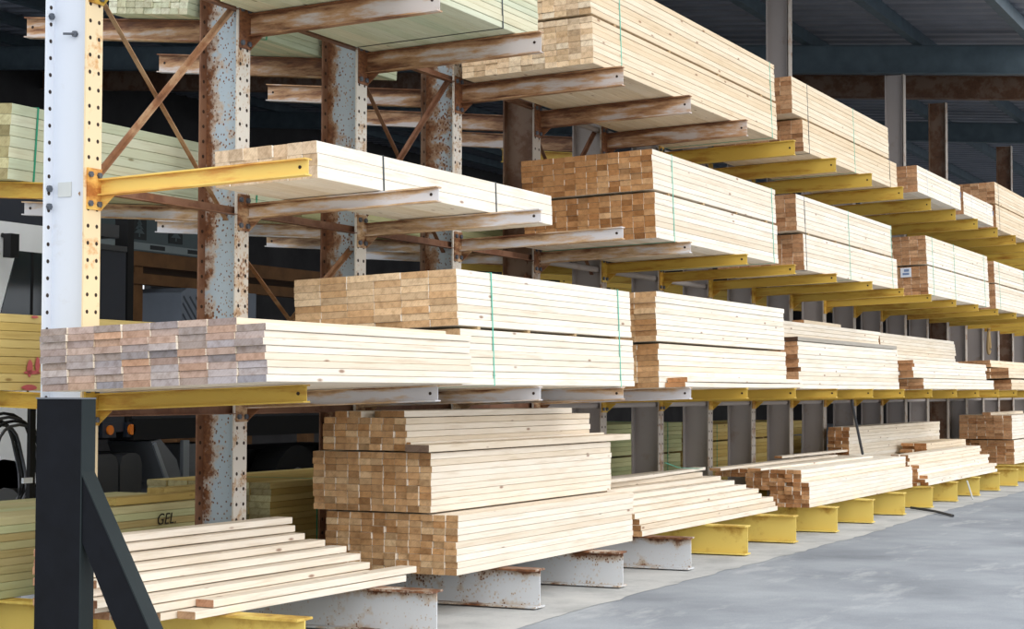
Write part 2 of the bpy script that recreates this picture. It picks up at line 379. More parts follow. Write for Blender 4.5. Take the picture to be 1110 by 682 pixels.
# ------------------------------------------------------------------ boards
BM = {}
def board_mesh(L, W, H, mats, bow=0.004, seed=0):
    """a sawn board along +X, its front lower left corner at the origin; chamfered arrises, a slight bow, sawn ends"""
    key = (round(L, 3), round(W, 4), round(H, 4), mats, seed)
    if key in BM: return BM[key]
    q = random.Random(seed * 7 + int(L * 100) + int(W * 1e4)); c = min(0.003, H * 0.07); n = 6
    by, bz, tw = q.uniform(-bow, bow), q.uniform(-bow, bow) * 0.5, q.uniform(-bow, bow) * 1.2
    rings = []
    for i in range(n + 1):
        t = i / n; s_ = 4 * t * (1 - t); oy, oz = by * s_, bz * s_; a = tw * (t - 0.5)
        prof = [(c, 0), (W - c, 0), (W, c), (W, H - c), (W - c, H), (c, H), (0, H - c), (0, c)]
        rings.append([(L * t + (0.004 * (y / W - .5) if i in (0, n) else 0), y + oy - a * z, z + oz + a * (y - W / 2)) for y, z in prof])
    mb = MB(); mb.quadloop(rings, 0, 1); BM[key] = mb.mesh('board', list(mats)); return BM[key]

def lerp(a, b, t): return tuple(x + (y - x) * t for x, y in zip(a, b))
def endcol(pal, q):
    a, b = q.choice(pal), q.choice(pal); c = lerp(a, b, q.random()); m_ = sum(c) / 3; c = lerp(c, (m_, m_, m_), 0.10); k = q.uniform(0.82, 1.05)
    return (min(c[0] * k, 1), min(c[1] * k, 1), min(c[2] * k, 1), 1)
TAN = [srgb(226, 182, 130), srgb(212, 162, 106), srgb(236, 200, 152), srgb(218, 172, 120)]
LIGHT = [srgb(236, 204, 162), srgb(224, 186, 138), srgb(242, 216, 178)]
HIGH = [srgb(250, 222, 184), srgb(240, 206, 160), srgb(252, 232, 200)]
DEEP = [srgb(214, 162, 106), srgb(194, 138, 82), srgb(224, 178, 126), srgb(204, 146, 86)]
ORANGE = [srgb(212, 156, 104), srgb(200, 142, 90), srgb(224, 174, 122)]
BROWN = [srgb(208, 158, 112), srgb(196, 146, 102), srgb(218, 172, 128)]
GREYP = [srgb(192, 182, 180), srgb(200, 170, 154), srgb(180, 172, 176), srgb(206, 180, 162), srgb(160, 157, 164), srgb(212, 168, 136), srgb(188, 176, 172)]
WHT = [srgb(232, 205, 168), srgb(240, 218, 188)]
OLV = [srgb(196, 192, 146), srgb(180, 176, 130)]
YEL = [srgb(205, 180, 105), srgb(192, 168, 92)]

ORD = ['', 'first', 'second', 'third', 'fourth', 'fifth', 'sixth', 'seventh', 'eighth', 'ninth', 'tenth', 'eleventh', 'twelfth', 'thirteenth', 'fourteenth', 'fifteenth', 'sixteenth', 'seventeenth', 'eighteenth']
def cells(tiers, L, bw, bh, q, yj=0.003, xj=0.0045, stagger=0.0, gap=0.02, cut=0.0):
    """every board of a stack in its own frame: (tier, row, column, x, y, z, length, seed)"""
    z = 0.0; out = []
    for ti, (rows, c0, c1, dx) in enumerate(tiers):
        for r in range(rows):
            hang = q.uniform(-yj, yj)
            for c in range(c0, c1):
                x = dx + q.gauss(0, xj) + (q.uniform(-stagger, stagger) if q.random() < 0.25 else 0)
                Lb = L - (q.choice((0, 0, .1, .2)) * cut)
                out.append((ti, r, c, x, c * bw + hang + q.uniform(-.0007, .0007), z, Lb, q.randrange(4)))
            z += bh
        z += gap
    return out, z - gap

def strap_mesh(H, W, w=0.016, e=0.004):
    mb = MB()
    o = [(-e, -e), (W + e, -e), (W + e, H + e), (-e, H + e)]; i = [(-e + .002, -e + .002), (W + e - .002, -e + .002), (W + e - .002, H + e - .002), (-e + .002, H + e - .002)]
    for k in range(4):
        a, b, c, d = o[k], o[(k + 1) % 4], i[(k + 1) % 4], i[k]
        mb.prism([a, b, c, d], 'x', -w / 2, w / 2)
    return mb

def pack(label, X0, X1, Yf, ztop, tiers, bw, bh, side, end, pal, straps=(), strap_mat='strap_green', seed=1, tilt=TILT, rear=False, bearers=True, clean=False, group='strapped timber packs', show='front', yj=0.003, name='timber_pack', strap_w=0.016):
    q = random.Random(seed); L = X1 - X0
    th = thing(name, label, 'timber pack', (X0, Yf, ztop + 0.005), group, tilt)
    cs, H = cells(tiers, L, bw, bh, q, yj)
    ncol = max(c1 for _, c0, c1, _ in tiers)
    # which boards show: the front column, then what shows at the end
    total_rows = sum(t[0] for t in tiers)
    c_order = sorted(cs, key=lambda k: (k[2], 0))
    parts, rest = c_order[:100], c_order[100:]
    mats = (side, end)
    for (ti, r, c, x, y, z, Lb, sd) in parts:
        o = link('board', board_mesh(Lb, bw - 0.0015, bh - 0.0018, mats, 0.0012, sd), th, (x, y, z)); o.color = endcol(pal, q)
    if rest:
        mb = MB()
        for (ti, r, c, x, y, z, Lb, sd) in rest:
            w, h, k = bw - .0015, bh - .0018, .003
            mb.quadloop([[(x + xx, y + a, z + b) for a, b in ((k, 0), (w - k, 0), (w, k), (w, h - k), (w - k, h), (k, h), (0, h - k), (0, k))] for xx in (0, Lb)], 0, 1)
        o = mb.build('inner_timber', mats, th); o['kind'] = 'stuff'; o.color = endcol(pal, q)
    W = ncol * bw
    if bearers and len(tiers) > 1:
        z = 0
        for ti, (rows, c0, c1, dx) in enumerate(tiers[:-1]):
            z += rows * bh
            for fx in (0.1, 0.36, 0.63, 0.9):
                mb = MB(); mb.box((L * fx - .022, 0.0, z), (L * fx + .022, W - .01, z + .0185)); mb.build('bearer', 'bearer_wood', th)
            z += .02
    for sx in straps:
        mb = strap_mesh(H, W, strap_w); o = mb.build('strap', strap_mat if isinstance(strap_mat, str) else strap_mat[straps.index(sx)], th); o.location.x = sx - X0
    return th, H, W

# strapped packs on the front arms
pack('thin pack of white boards with two black straps on the second arm level', 0.80, 4.42, 0.42, Z2 - INC * .42, [(3, 0, 7, 0)], 0.11, 0.079, 'white_wood', 'end_grain_clean', WHT, (1.645, 3.379), 'strap_dark', 3, yj=.004, strap_w=.02)
pack('big two-tier pack with orange-tan ends and green straps, second arm level', 6.0, 9.62, 0.13, Z2 - INC * .13, [(8, 0, 12, 0), (7, 0, 12, -0.03)], 0.105, 0.0505, 'pale_wood', 'end_grain', DEEP, (6.46, 9.464), 'strap_green', 4)
pack('largest high pack, two tiers with pale green straps on rusted top arms', 4.64, 9.68, 0.157, Z3 - INC * .157, [(8, 0, 11, 0), (8, 0, 11, -0.02)], 0.108, 0.0485, 'tan_wood', 'end_grain', HIGH, (5.255, 9.5), 'strap_green', 5)
th, H, W = pack('greenish pack with dark straps at the top, its underside showing', 1.2, 3.66, 0.2, Z3 - INC * .2, [(12, 0, 11, 0)], 0.112, 0.046, 'green_wood', 'end_grain', OLV, (1.95, 3.02), 'strap_dark', 6)
pack('tan pack on the top arms with brown ends and black straps, beside the largest pack', 10.42, 14.8, 0.16, Z3 - INC * .16, [(7, 0, 8, 0.25), (8, 0, 8, -0.12)], 0.13, 0.0505, 'tan_wood', 'end_grain', BROWN, (10.9, 14.66), 'strap_dark', 7)
th2 = [o for o in COL.objects if o.get('label', '').startswith('tan pack on the top arms')][0]
mb = strap_mesh(0.775, 8 * .13); o = mb.build('strap', 'strap_green', th2); o.location.x = 12.888 - 10.42; o['label'] = 'green middle strap'
pack('cream two-tier pack with one dark and two green straps, second level, beside the orange-ended pack', 10.45, 14.8, 0.15, Z2 - INC * .15, [(8, 0, 8, 0.2), (8, 0, 8, -0.02)], 0.125, 0.05, 'pale_wood', 'end_grain', BROWN, (10.75, 12.616, 14.74), ('strap_dark', 'strap_green', 'strap_green'), 8)
th, H, W = pack('white two-tier pack with a small paper label on its brown end', 16.35, 20.75, 0.045, Z2 - INC * .045, [(8, 0, 5, 0.0), (8, 0, 5, -0.03)], 0.115, 0.0495, 'white_wood', 'end_grain_clean', BROWN, (16.7, 18.15, 20.4), 'strap_green', 9)
mb = MB(); mb.box((-.012, .22, .25), (-.009, .37, .38)); lb = mb.build('paper_label', 'label_white', th); lb.location.x = -.012
mb = MB(); mb.box((-.0135, .25, .28), (-.012, .34, .31)); mb.box((-.0135, .25, .325), (-.012, .32, .36)); b2 = mb.build('print', 'label_blue', lb); b2.location.x = 0
pack('farthest cream pack on the second arm level, past the paper-labelled pack', 21.2, 24.4, 0.03, Z2, [(8, 0, 7, 0.0), (7, 0, 7, -.02)], 0.12, 0.05, 'pale_wood', 'end_grain', BROWN, (21.6, 23.9), 'strap_green', 10)
th, H, W = pack('short white pack on the top arms past the tan black-strapped pack', 15.4, 18.2, -0.03, Z3, [(7, 0, 7, 0)], 0.14, 0.051, 'white_wood', 'end_grain_clean', BROWN, (16.0, 17.5), 'label_white', 11)
mb = MB(); mb.box((2.785, -.008, .19), (2.80, .06, .27)); mb.build('wrapping_scrap', 'label_blue', th)
th, H, W = pack('low white pack with a wrapped end on the far top arms', 18.78, 21.1, 0.045, Z3, [(7, 0, 7, 0)], 0.14, 0.049, 'white_wood', 'end_grain_clean', BROWN, (19.4, 20.6), 'label_white', 12)
mb = MB(); mb.box((2.31, -.008, .18), (2.33, .05, .25)); mb.build('wrapping_scrap', 'label_blue', th)
pack('tall far pack on the top arms, brown end behind the low white pack', 21.5, 25.2, 0.07, Z3, [(8, 0, 6, 0), (7, 0, 6, 0)], 0.13, 0.05, 'tan_wood', 'end_grain', BROWN, (21.8, 24.6), 'strap_dark', 13)
pack('wide-board pack with turquoise straps behind the grey-ended planks', 1.99, 5.17, 0.02, Z1, [(8, 0, 6, 0.03), (8, 0, 6, 0)], 0.213, 0.0478, 'white_wood', 'end_grain_clean', LIGHT, (2.522, 4.896), 'strap_green', 14, yj=.005)

# loose stacks: every board a thing of its own
def loose(X0, X1, Yf, ztop, tiers, bw, bh, side, end, pal, lab, group, name, cat, seed, tilt=TILT, xj=0.01, stagger=0.0, yj=0.004, cut=0.0, skip=lambda ti, r, c: False, gap=0.02, bow=0.0014, dy=0.0):
    q = random.Random(seed); cs, H = cells(tiers, X1 - X0, bw, bh, q, yj, xj, stagger, gap, cut)
    M = Matrix.Translation((X0, Yf, ztop + .005)) @ Matrix.Rotation(tilt, 4, 'X')
    out = []
    for (ti, r, c, x, y, z, Lb, sd) in cs:
        if skip(ti, r, c): continue
        p = M @ Vector((x, y + dy * r, z))
        o = link(name, board_mesh(Lb, bw - .002, bh - .0018, (side, end), bow, sd), None, p, tilt)
        o.rotation_euler.z = q.uniform(-.0003, .0003); o.color = endcol(pal, q)
        tag(o, lab(ti, r, c, tiers), cat, group); out.append(o)
    return out
def gridlab(thing_, where, tiernames=('',)):
    def f(ti, r, c, tiers):
        tn = tiernames[ti] if len(tiernames) > ti else ''
        return f"{thing_}, {ORD[r+1]} up, {ORD[c-tiers[ti][1]+1]} from front edge, {tn + ' ' if tn else ''}{where}"
    return f
# grey-ended planks
loose(-0.66, 1.83, -0.15, Z1 + .008, [(9, 0, 8, 0)], 0.19, 0.0398, 'pale_wood', 'end_grain_grey', GREYP, gridlab('grey-ended plank', 'weathered stack on yellow arm'), 'grey-ended weathered planks', 'plank', 'plank', 21, xj=.005, stagger=.014, yj=.007, skip=lambda ti, r, c: r == 8 and c == 0, gap=0)
# the big two-tier loose stack on the floor bases
loose(2.5, 5.86, 0.29, ZB, [(9, 0, 11, 0), (9, 2, 12, -0.03), (5, 4, 11, -0.05)], 0.097, 0.0468, 'pale_wood', 'end_grain', TAN, gridlab('stud', 'of big floor stack', ('lower tier', 'middle tier', 'top tier')), 'studs of the big floor stack', 'timber_stud', 'stud', 22, 0.0, xj=.006, stagger=.02, yj=.005, gap=.012)
# loose boards on top of it
def one(name, label, cat, p, L, W, H, mats, rz=0.0, ry=0.0, rx=0.0, seed=0, bow=.004, pal=TAN, group=None):
    o = link(name, board_mesh(L, W, H, mats, bow, seed), None, p); o.rotation_euler = (rx, ry, rz); o.color = endcol(pal, R)
    return tag(o, label, cat, group)
PW = ('pale_wood', 'end_grain'); ztop = ZB + 18 * .0468 + .012
one('timber_board', 'bowed board with grey end lying on the step of the big stack', 'board', (2.35, 0.44, ztop + .014), 3.85, .19, .05, PW, 0.002, seed=50, pal=[srgb(140, 120, 105)], bow=.006)
one('timber_board', 'board lying behind the grey-ended one on the big stack step', 'board', (2.45, 0.638, ztop + .028), 3.6, .035, .05, PW, 0.0, seed=51, bow=.001)
z5 = ztop + .012 + 5 * .0468
one('timber_board', 'flat board on the front top edge of the big floor stack', 'board', (2.45, 0.69, z5 + .008), 3.0, .19, .046, PW, 0.0, seed=52, bow=.001)
for k_, (dx_, dy_) in enumerate(((0.16, .92), (-0.02, 1.03), (-.03, 1.14))):
    one('timber_board', f'{ORD[k_+1]} board behind the front one along the top of the big stack', 'board', (2.45 + dx_, dy_, z5 + .004), 3.0, .1, .044, PW, 0.0, seed=53 + k_)
# slumped pile at the rack's near end
F1 = []
for r_, (ys, x0_) in enumerate((((.50, .64, .78, .92, 1.06), -.45), ((.50, .645, .79, .93, 1.07), -.5), ((.66, .80, .94, 1.08), -.7), ((.77, .91, 1.05), -.75), ((.87, 1.01, 1.15), -.8), ((.95, 1.09, 1.23), -.8), ((1.03, 1.17), -.82), ((1.10, 1.24), -.75), ((1.16,), -.65))):
    for c_, y_ in enumerate(ys):
        F1.append((y_, ZB + r_ * .0495, (-.18 if r_ == 1 else -.36) if c_ == 0 and r_ < 2 else max(x0_ - .06 * c_ + .1 * math.sin(7 * r_ + 3 * c_), -.86 + (y_ - 1.12) * 1.17), (2.16 if r_ == 1 else 2.02) if c_ == 0 and r_ < 2 else 1.95 - .05 * r_ - .1 * c_ + .09 * math.sin(5 * r_ + c_)))
for k_, (y, z, xa, xb) in enumerate(F1):
    o = one('timber_board', f'board {["lowest","second","third","fourth","fifth","sixth","seventh","eighth","ninth","tenth","topmost"][min(int((z-ZB)/.05+.3),10)]} up in the slumped pile, {ORD[min(len([1 for w in F1[:k_] if abs(w[1]-z)<.02])+1,17)]} in its layer', 'board', (xa, y + .035 * 0, z + .003), xb - xa, .127, .043, PW, -.028 + R.uniform(-.0015, .0015), seed=60 + k_ % 6, bow=.003, pal=[srgb(200, 150, 118), srgb(212, 170, 130), srgb(190, 140, 110)], group='boards of the slumped pile')
# slumped pile in the middle of the floor bases
F3 = []
q3 = random.Random(5)
for r, (ya, n, xb) in enumerate(((.40, 4, 10.45), (.41, 4, 10.4), (.44, 4, 10.42), (.47, 4, 10.1), (.52, 4, 10.15), (.58, 4, 9.9), (.66, 4, 9.75), (.76, 4, 9.6), (.86, 4, 9.3))):
    for c in range(n):
        xa = 6.32 + q3.uniform(-.05, .1) + .02 * r
        one('timber_board', f'board {ORD[r+1]} layer up, {ORD[c+1]} from front, in the slumped pile beyond the big stack', 'board', (xa, ya + c * .125, ZB + .003 + r * .0505), xb - xa + q3.uniform(-.12, .1) * (c > 0), .12, .0475, PW, q3.uniform(-.0004, .0004), seed=70 + (r + c) % 6, bow=.0025, group='boards of the slumped pile beyond the big stack')
one('timber_board', 'stray darker-edged board across the top of the slumped pile beyond the big stack', 'board', (6.4, .74, ZB + .003 + 9 * .0505 + .01), 3.1, .12, .03, PW, .05, seed=77, pal=ORANGE, bow=.012)
# studs with orange ends on the yellow bases
def f4skip(ti, r, c): return (r >= 6 and c < 1) or (r < 4 and c > 4) or (r < 7 and c > 7)
loose(11.0, 16.0, 0.2, ZB, [(9, 0, 12, 0)], 0.092, 0.0465, 'white_wood', 'end_grain', ORANGE, gridlab('orange-ended stud', 'stack on yellow bases'), 'orange-ended studs on the yellow bases', 'timber_stud', 'stud', 24, 0.0, xj=.012, stagger=.04, yj=.006, skip=f4skip, gap=0)
one('timber_board', 'long thin board lying on the orange-ended studs, front', 'board', (10.55, .62, ZB + 9 * .0465 + .006), 4.6, .15, .026, PW, -.02, seed=78, pal=ORANGE)
one('timber_board', 'thin board lying far back on the orange-ended studs', 'board', (10.3, 1.0, ZB + 9 * .0465 + .006), 4.9, .13, .03, PW, .004, seed=79, pal=ORANGE)
one('timber_board', 'stray board resting between the studs and the white pile', 'board', (13.2, 1.18, ZB + 9 * .0465 + .046), 3.6, .1, .03, PW, -.02, seed=80, pal=ORANGE)
# farther floor stack with a stepped front
loose(16.35, 21.4, 0.1, ZB, [(9, 0, 4, 0)], 0.115, 0.047, 'white_wood', 'end_grain', ORANGE, gridlab('white stud', 'step of far floor stack'), 'white studs of the stepped far stack', 'timber_stud', 'stud', 25, 0.0, xj=.05, stagger=.1, yj=.008, skip=lambda ti, r, c: c < r // 3, gap=0)
loose(16.1, 21.9, 1.1, ZB, [(17, 0, 3, 0)], 0.1, 0.047, 'white_wood', 'end_grain', ORANGE, gridlab('stud', 'tall rear part of far floor stack'), 'studs of the tall far stack', 'timber_stud', 'stud', 26, 0.0, xj=.02, gap=0, skip=lambda ti, r, c: r < 8 and c > 0)
loose(18.9, 21.8, 0.64, ZB, [(11, 0, 2, 0)], 0.19, 0.047, 'tan_wood', 'end_grain', ORANGE, gridlab('tan board', 'short pile behind stepped stack'), 'tan boards behind the stepped stack', 'timber_board', 'board', 27, 0.0, xj=.08, gap=0)
loose(24.6, 28.2, 0.40, ZB, [(8, 0, 6, .2), (8, 0, 6, 0)], 0.155, 0.0535, 'white_wood', 'end_grain', BROWN, gridlab('brown-ended board', 'of last floor stack', ('lower tier', 'upper tier')), 'brown-ended boards of the last floor stack', 'timber_board', 'board', 28, 0.0, xj=.02)
one('timber_board', 'single board on top of the last floor stack', 'board', (24.5, .75, ZB + 16 * .0535 + .024), 3.3, .15, .05, PW, 0.0, seed=81, pal=BROWN)
# first arm level, farther stacks
loose(6.27, 10.15, 0.2, Z1 - INC * .2, [(8, 0, 3, 0.0), (9, 0, 3, -0.02)], 0.205, 0.0492, 'white_wood', 'end_grain', TAN, gridlab('wide board', 'of stack past turquoise straps', ('lower tier', 'upper tier')), 'wide boards past the turquoise-strapped pack', 'plank', 'plank', 29, xj=.012, yj=.005)
one('timber_board', 'lower of two loose orange-ended boards at the foot of the wide-board stack', 'board', (6.40, .005, Z1 + .005), 3.7, .19, .042, PW, .001, seed=82, pal=ORANGE, rx=TILT, bow=.012)
one('timber_board', 'upper of two loose orange-ended boards at the foot of the wide-board stack', 'board', (6.44, .0, Z1 + .05), 3.6, .19, .042, PW, .001, seed=83, pal=ORANGE, rx=TILT, bow=.012)
loose(10.64, 15.27, 0.2, Z1 - INC * .2, [(11, 0, 2, 0.0)], 0.2, 0.0475, 'white_wood', 'end_grain', BROWN, gridlab('white board', 'front of long stack with weathered top board'), 'white boards under the weathered board', 'plank', 'plank', 30, xj=.03, stagger=.05, gap=0)
one('timber_board', 'weathered grey board on top of the long white stack', 'board', (10.6, .21, Z1 - INC * .2 + 11 * .0475 + .009), 4.6, .19, .045, ('grey_board', 'end_grain'), .001, seed=84, pal=[srgb(120, 95, 80)], rx=TILT, bow=.014)
loose(10.42, 16.15, 0.655, Z1 - INC * .62, [(17, 0, 2, 0.0)], 0.2, 0.0475, 'white_wood', 'end_grain', BROWN, gridlab('white board', 'rear of long stack, first arm level'), 'white boards at the rear of the long stack', 'plank', 'plank', 31, xj=.03, stagger=.1, gap=0, skip=lambda ti, r, c: r < 9 and c > 0)
one('timber_board', 'stray tan board on the rear of the long white stack', 'board', (12.6, .72, Z1 - INC * .7 + 17 * .0475 + .01), 1.75, .15, .04, ('tan_wood', 'end_grain'), .01, seed=85, pal=ORANGE, rx=TILT)
loose(15.40, 20.4, 0.02, Z1, [(3, 0, 3, 0.5), (5, 0, 3, 0.0)], 0.215, 0.0475, 'white_wood', 'end_grain', BROWN, gridlab('plank', 'of low far stack', ('bottom', 'upper')), 'planks of the low far stack', 'plank', 'plank', 32, xj=.02, stagger=.1, gap=.006)
loose(16.6, 21.6, 0.69, Z1 - INC * .69, [(10, 0, 1, 0.0), (7, 0, 1, -.3)], 0.2, 0.0475, 'white_wood', 'end_grain', BROWN, gridlab('plank', 'of tall row behind low far stack', ('lower', 'upper')), 'planks behind the low far stack', 'plank', 'plank', 33, xj=.05, stagger=.1, gap=.002)
loose(22.9, 26.8, 0.12, Z1, [(3, 0, 4, .2), (3, 0, 4, -.1), (2, 1, 4, .0)], 0.3, 0.058, 'tan_wood', 'end_grain', BROWN, gridlab('brown board', 'of end pile', ('bottom', 'middle', 'top')), 'brown boards of the end pile on the first arm level', 'plank', 'plank', 34, xj=.04, gap=.025)

# packs on the rear arms and rear bases
def rear_z(l, y): return RZ[l] - RI[l] * (3.42 - y)
RT = {k_: math.atan(v_) for k_, v_ in RI.items()}
pack('pale green pack with a teal strap behind the white upright', -0.17, 3.0, 2.05, rear_z(2, 2.05), [(7, 0, 7, 0)], 0.16, 0.067, 'green_wood', 'end_grain', OLV, (0.07, 2.6), 'strap_teal', 41, RT[2], group='rear packs of treated timber')
pack('olive green pack glimpsed under the thin white pack on the rear arms', 3.25, 8.4, 2.05, rear_z(2, 2.05), [(7, 0, 7, 0)], 0.16, 0.06, 'olive_wood', 'end_grain', OLV, (4.0, 7.6), 'strap_teal', 42, RT[2], group='rear packs of treated timber')
pack('whitish green bundle of small battens on the top rear arms', 1.4, 4.4, 1.84, rear_z(3, 1.84), [(7, 0, 9, 0)], 0.075, 0.043, 'green_wood', 'end_grain_clean', [srgb(225, 228, 205), srgb(205, 210, 180)], (2.4, 3.6), 'strap_teal', 43, RT[3], group='rear packs of treated timber')
th, H, W = pack('yellowish boards with red spray marks behind the white upright', -1.4, 2.9, 2.12, rear_z(1, 2.12), [(9, 0, 5, 0)], 0.2, 0.053, 'yellow_wood', 'end_grain', YEL, (2.3,), 'strap_teal', 44, RT[1], group='rear packs of treated timber')
for (xa, za, xb, zb) in ((1.50, .08, 1.56, .2), (1.58, .10, 1.63, .22), (1.67, .1, 1.76, .24), (1.47, .10, 1.64, .13), (1.52, .455, 1.60, .475), (1.66, .455, 1.73, .475), (1.45, .0, 1.62, .04)):
    mb = MB(); n = 10; cx, cz = (xa + xb) / 2, (za + zb) / 2
    mb.quadloop([[(cx + (xb - xa) / 2 * math.cos(a * 6.283 / n) * R.uniform(.7, 1), yy, cz + (zb - za) / 2 * math.sin(a * 6.283 / n) * R.uniform(.75, 1)) for a in range(n)] for yy in (-.0085, -.0065)], 0, 0)
    o = mb.build('spray_mark', 'spray_red', th)
th, H, W = pack('green boards with black handwriting on the rear floor bases', -1.4, 2.66, 2.15, ZB, [(10, 0, 6, 0)], 0.2, 0.05, 'mixed_wood', 'end_grain', OLV, (-.6,), 'strap_teal', 45, 0.0, group='rear packs of treated timber')
cu = bpy.data.curves.new('handwriting', 'FONT'); cu.body = 'GEL.'; cu.size = .11; cu.extrude = .001; cu.shear = .25; cu.space_character = 1.1
tx = link('lettering', cu); bpy.context.view_layer.update()
me = bpy.data.meshes.new_from_object(tx.evaluated_get(bpy.context.evaluated_depsgraph_get())); bpy.data.objects.remove(tx)
me.materials.clear(); me.materials.append(MATS['ink_black'])
tx = link('handwriting', me, th, (2.93, -.009, .355)); tx.rotation_euler.x = math.pi / 2
one('timber_board', 'loose green board on top of the boards with handwriting', 'board', (1.15, 2.2, ZB + .51), 1.45, .15, .05, ('yellow_wood', 'end_grain'), .03, seed=86, pal=YEL)
one('timber_board', 'short loose yellow block board by the rusty upright behind', 'board', (2.0, 2.42, ZB + .51), .75, .15, .075, ('yellow_wood', 'end_grain'), 0, seed=87, pal=YEL)
pack('yellow-green pack on the rear floor bases between the big stack and rusty upright', 2.92, 7.6, 2.1, ZB, [(12, 0, 6, 0)], 0.19, 0.049, 'yellow_wood', 'end_grain', OLV, (3.6,), 'strap_teal', 46, 0.0, group='rear packs of treated timber')
pack('dull green pack seen between grey uprights beyond the big stack', 7.9, 12.05, 2.1, ZB, [(11, 0, 6, 0), (7, 0, 6, .05)], 0.17, 0.05, 'olive_wood', 'end_grain', OLV, (9.2, 11.6), 'strap_teal', 47, 0.0, group='rear packs of treated timber')
pack('yellow pack in two tiers seen between the far grey uprights', 12.25, 17.2, 2.1, ZB, [(13, 0, 6, 0), (4, 0, 6, .05)], 0.17, 0.05, 'yellow_wood', 'end_grain', YEL, (13.4, 15.8), 'strap_teal', 48, 0.0, group='rear packs of treated timber')

# ------------------------------------------------------------------ guard post
gp = thing('guard_post', 'black steel guard post with a diagonal brace at the near end of the rack', 'guard post', (-1.2, .76, 0))
mb = MB(); mb.box((-.05, -.15, .012), (.05, .15, 1.545)); o = mb.build('post', 'guard_black', gp)
mb = MB(); mb.box((-.051, -.152, .012), (.06, -.145, 1.55)); mb.build('front_edge', 'guard_edge', gp)
mb = MB(); mb.box((-.055, -.155, 1.545), (.06, .155, 1.553)); mb.build('top_cap', 'step_grey', gp)
mb = MB(); mb.prism([(-.152, 1.13), (-.152, .86), (-.70, -.0), (-.82, -.0), (-.80, 0)], 'x', -.045, .045); mb.v = mb.v
mb = MB(); mb.prism([(-.152, 1.15), (-.152, .80), (-.56, .012), (-.79, .012)], 'x', -.045, .045); mb.build('diagonal_brace', 'guard_black', gp)
mb = MB(); mb.prism([(-.152, 1.165), (-.152, 1.15), (-.79, .012), (-.80, .012)], 'x', -.055, .055); mb.build('brace_flange', 'guard_edge', gp)
mb = MB(); mb.box((-.13, -.25, .0), (.13, .2, .012)); mb.build('base_plate', 'guard_black', gp)

# ------------------------------------------------------------------ truck behind the rack
tr = thing('truck', 'white truck with dark cab windows parked behind the rack', 'truck', (3.4, 6.0, 0))
mb = MB(); mb.prism([(-1.05, .75), (-1.05, 1.75), (-.45, 2.95), (-.2, 3.02), (1.1, 3.02), (1.1, .75)], 'y', -1.0, 1.2); mb.build('cab', 'cab_white', tr)
mb = MB(); mb.prism([(-.33, 1.8), (.02, 2.78), (.46, 2.78), (.46, 1.8)], 'y', -1.012, -1.0); mb.build('side_window', 'cab_glass', tr)
mb = MB(); mb.box((.2, -1.018, 1.8), (.225, -1.01, 2.78)); mb.build('window_bar', 'rubber', tr)
mb = MB(); mb.prism([(-.35, 3.02), (-.25, 3.3), (1.1, 3.42), (1.1, 3.02)], 'y', -.98, 1.15); mb.build('roof_fairing', 'cab_dark', tr)
mb = MB(); mb.box((-.42, -1.02, 1.7), (-.36, -1.0, 2.9)); o = mb.build('door_pillar', 'cab_dark', tr)
mb = MB(); mb.box((-.29, -1.2, 2.70), (-.18, -1.12, 2.90)); mb.tube([(-.22, -1.15, 2.86), (-.16, -1.0, 2.9)], .02); mb.build('mirror', 'rubber', tr)
mb = MB(); mb.box((1.14, -.95, 1.2), (1.62, -.5, 2.88)); mb.build('air_intake', 'cab_dark', tr)
mb = MB(); mb.box((1.16, -.96, 3.0), (1.5, -.5, 3.12)); mb.box((1.14, -.965, 2.88), (1.62, -.5, 2.93)); mb.build('intake_trim', 'tank_grey', tr)
mb = MB(); mb.box((1.65, -.95, 1.2), (1.74, -.8, 3.3)); mb.build('exhaust_stack', 'rubber', tr)
mb = MB(); mb.box((-.9, -.55, .62), (7.2, .55, .95)); mb.build('chassis', 'rubber', tr)
mb = MB(); mb.box((1.7, -1.0, 1.12), (7.2, 1.25, 1.32)); mb.build('load_bed', 'rubber', tr)
def rbox(x0, y0, z0, x1, y1, z1, r):
    poly = [(x0, z0), (x1, z0), (x1, z1 - r), (x1 - r * .3, z1 - r * .3), (x1 - r, z1), (x0 + r, z1), (x0 + r * .3, z1 - r * .3), (x0, z1 - r)]
    return MB().prism(poly, 'y', y0, y1)
rbox(1.0, -.98, .42, 1.5, -.45, 1.0, .1).build('fuel_tank', 'tank_grey', tr)
rbox(1.53, -.98, .42, 1.86, -.45, 1.0, .1).build('fuel_tank', 'tank_grey', tr)
mb = MB(); mb.prism([(1.95, 1.1), (2.1, 1.12), (2.36, .92), (2.44, .75), (2.44, .3), (2.2, .3), (2.2, .7)], 'y', -1.02, -.5); mb.build('mudguard', 'step_grey', tr)
mb = MB(); mb.bar((1.98, -1.03, 1.08), (2.2, -1.03, .72), .02, .05); mb.bar((2.2, -1.03, .72), (2.2, -1.03, .3), .02, .05); mb.build('mudguard_rim', 'silver', tr)
mb = MB(); mb.box((2.56, -.95, .5), (3.4, -.5, 1.06)); [mb.box((2.58, -.958, .53 + k_ * .05), (3.38, -.95, .55 + k_ * .05)) for k_ in range(10)]; mb.build('battery_box', 'step_grey', tr)
mb = MB(); mb.box((2.5, -1.0, .45), (2.6, -.96, 1.1)); mb.build('step_plate', 'silver', tr)
for dx_, s_ in ((1.36, .045), (1.68, .05)):
    mb = MB(); mb.box((dx_ - .1 if dx_ < 1.5 else dx_ - .05, -.98, 1.15), (dx_ + .1 if dx_ < 1.5 else dx_ + .05, -.93, 1.29)); hs = mb.build('lamp_housing', 'cab_dark', tr)
    mb = MB(); mb.disc((dx_, -.98, 1.22), (0, -1, 0), s_, .02, 12); mb.build('marker_lamp', 'lamp_orange', hs)
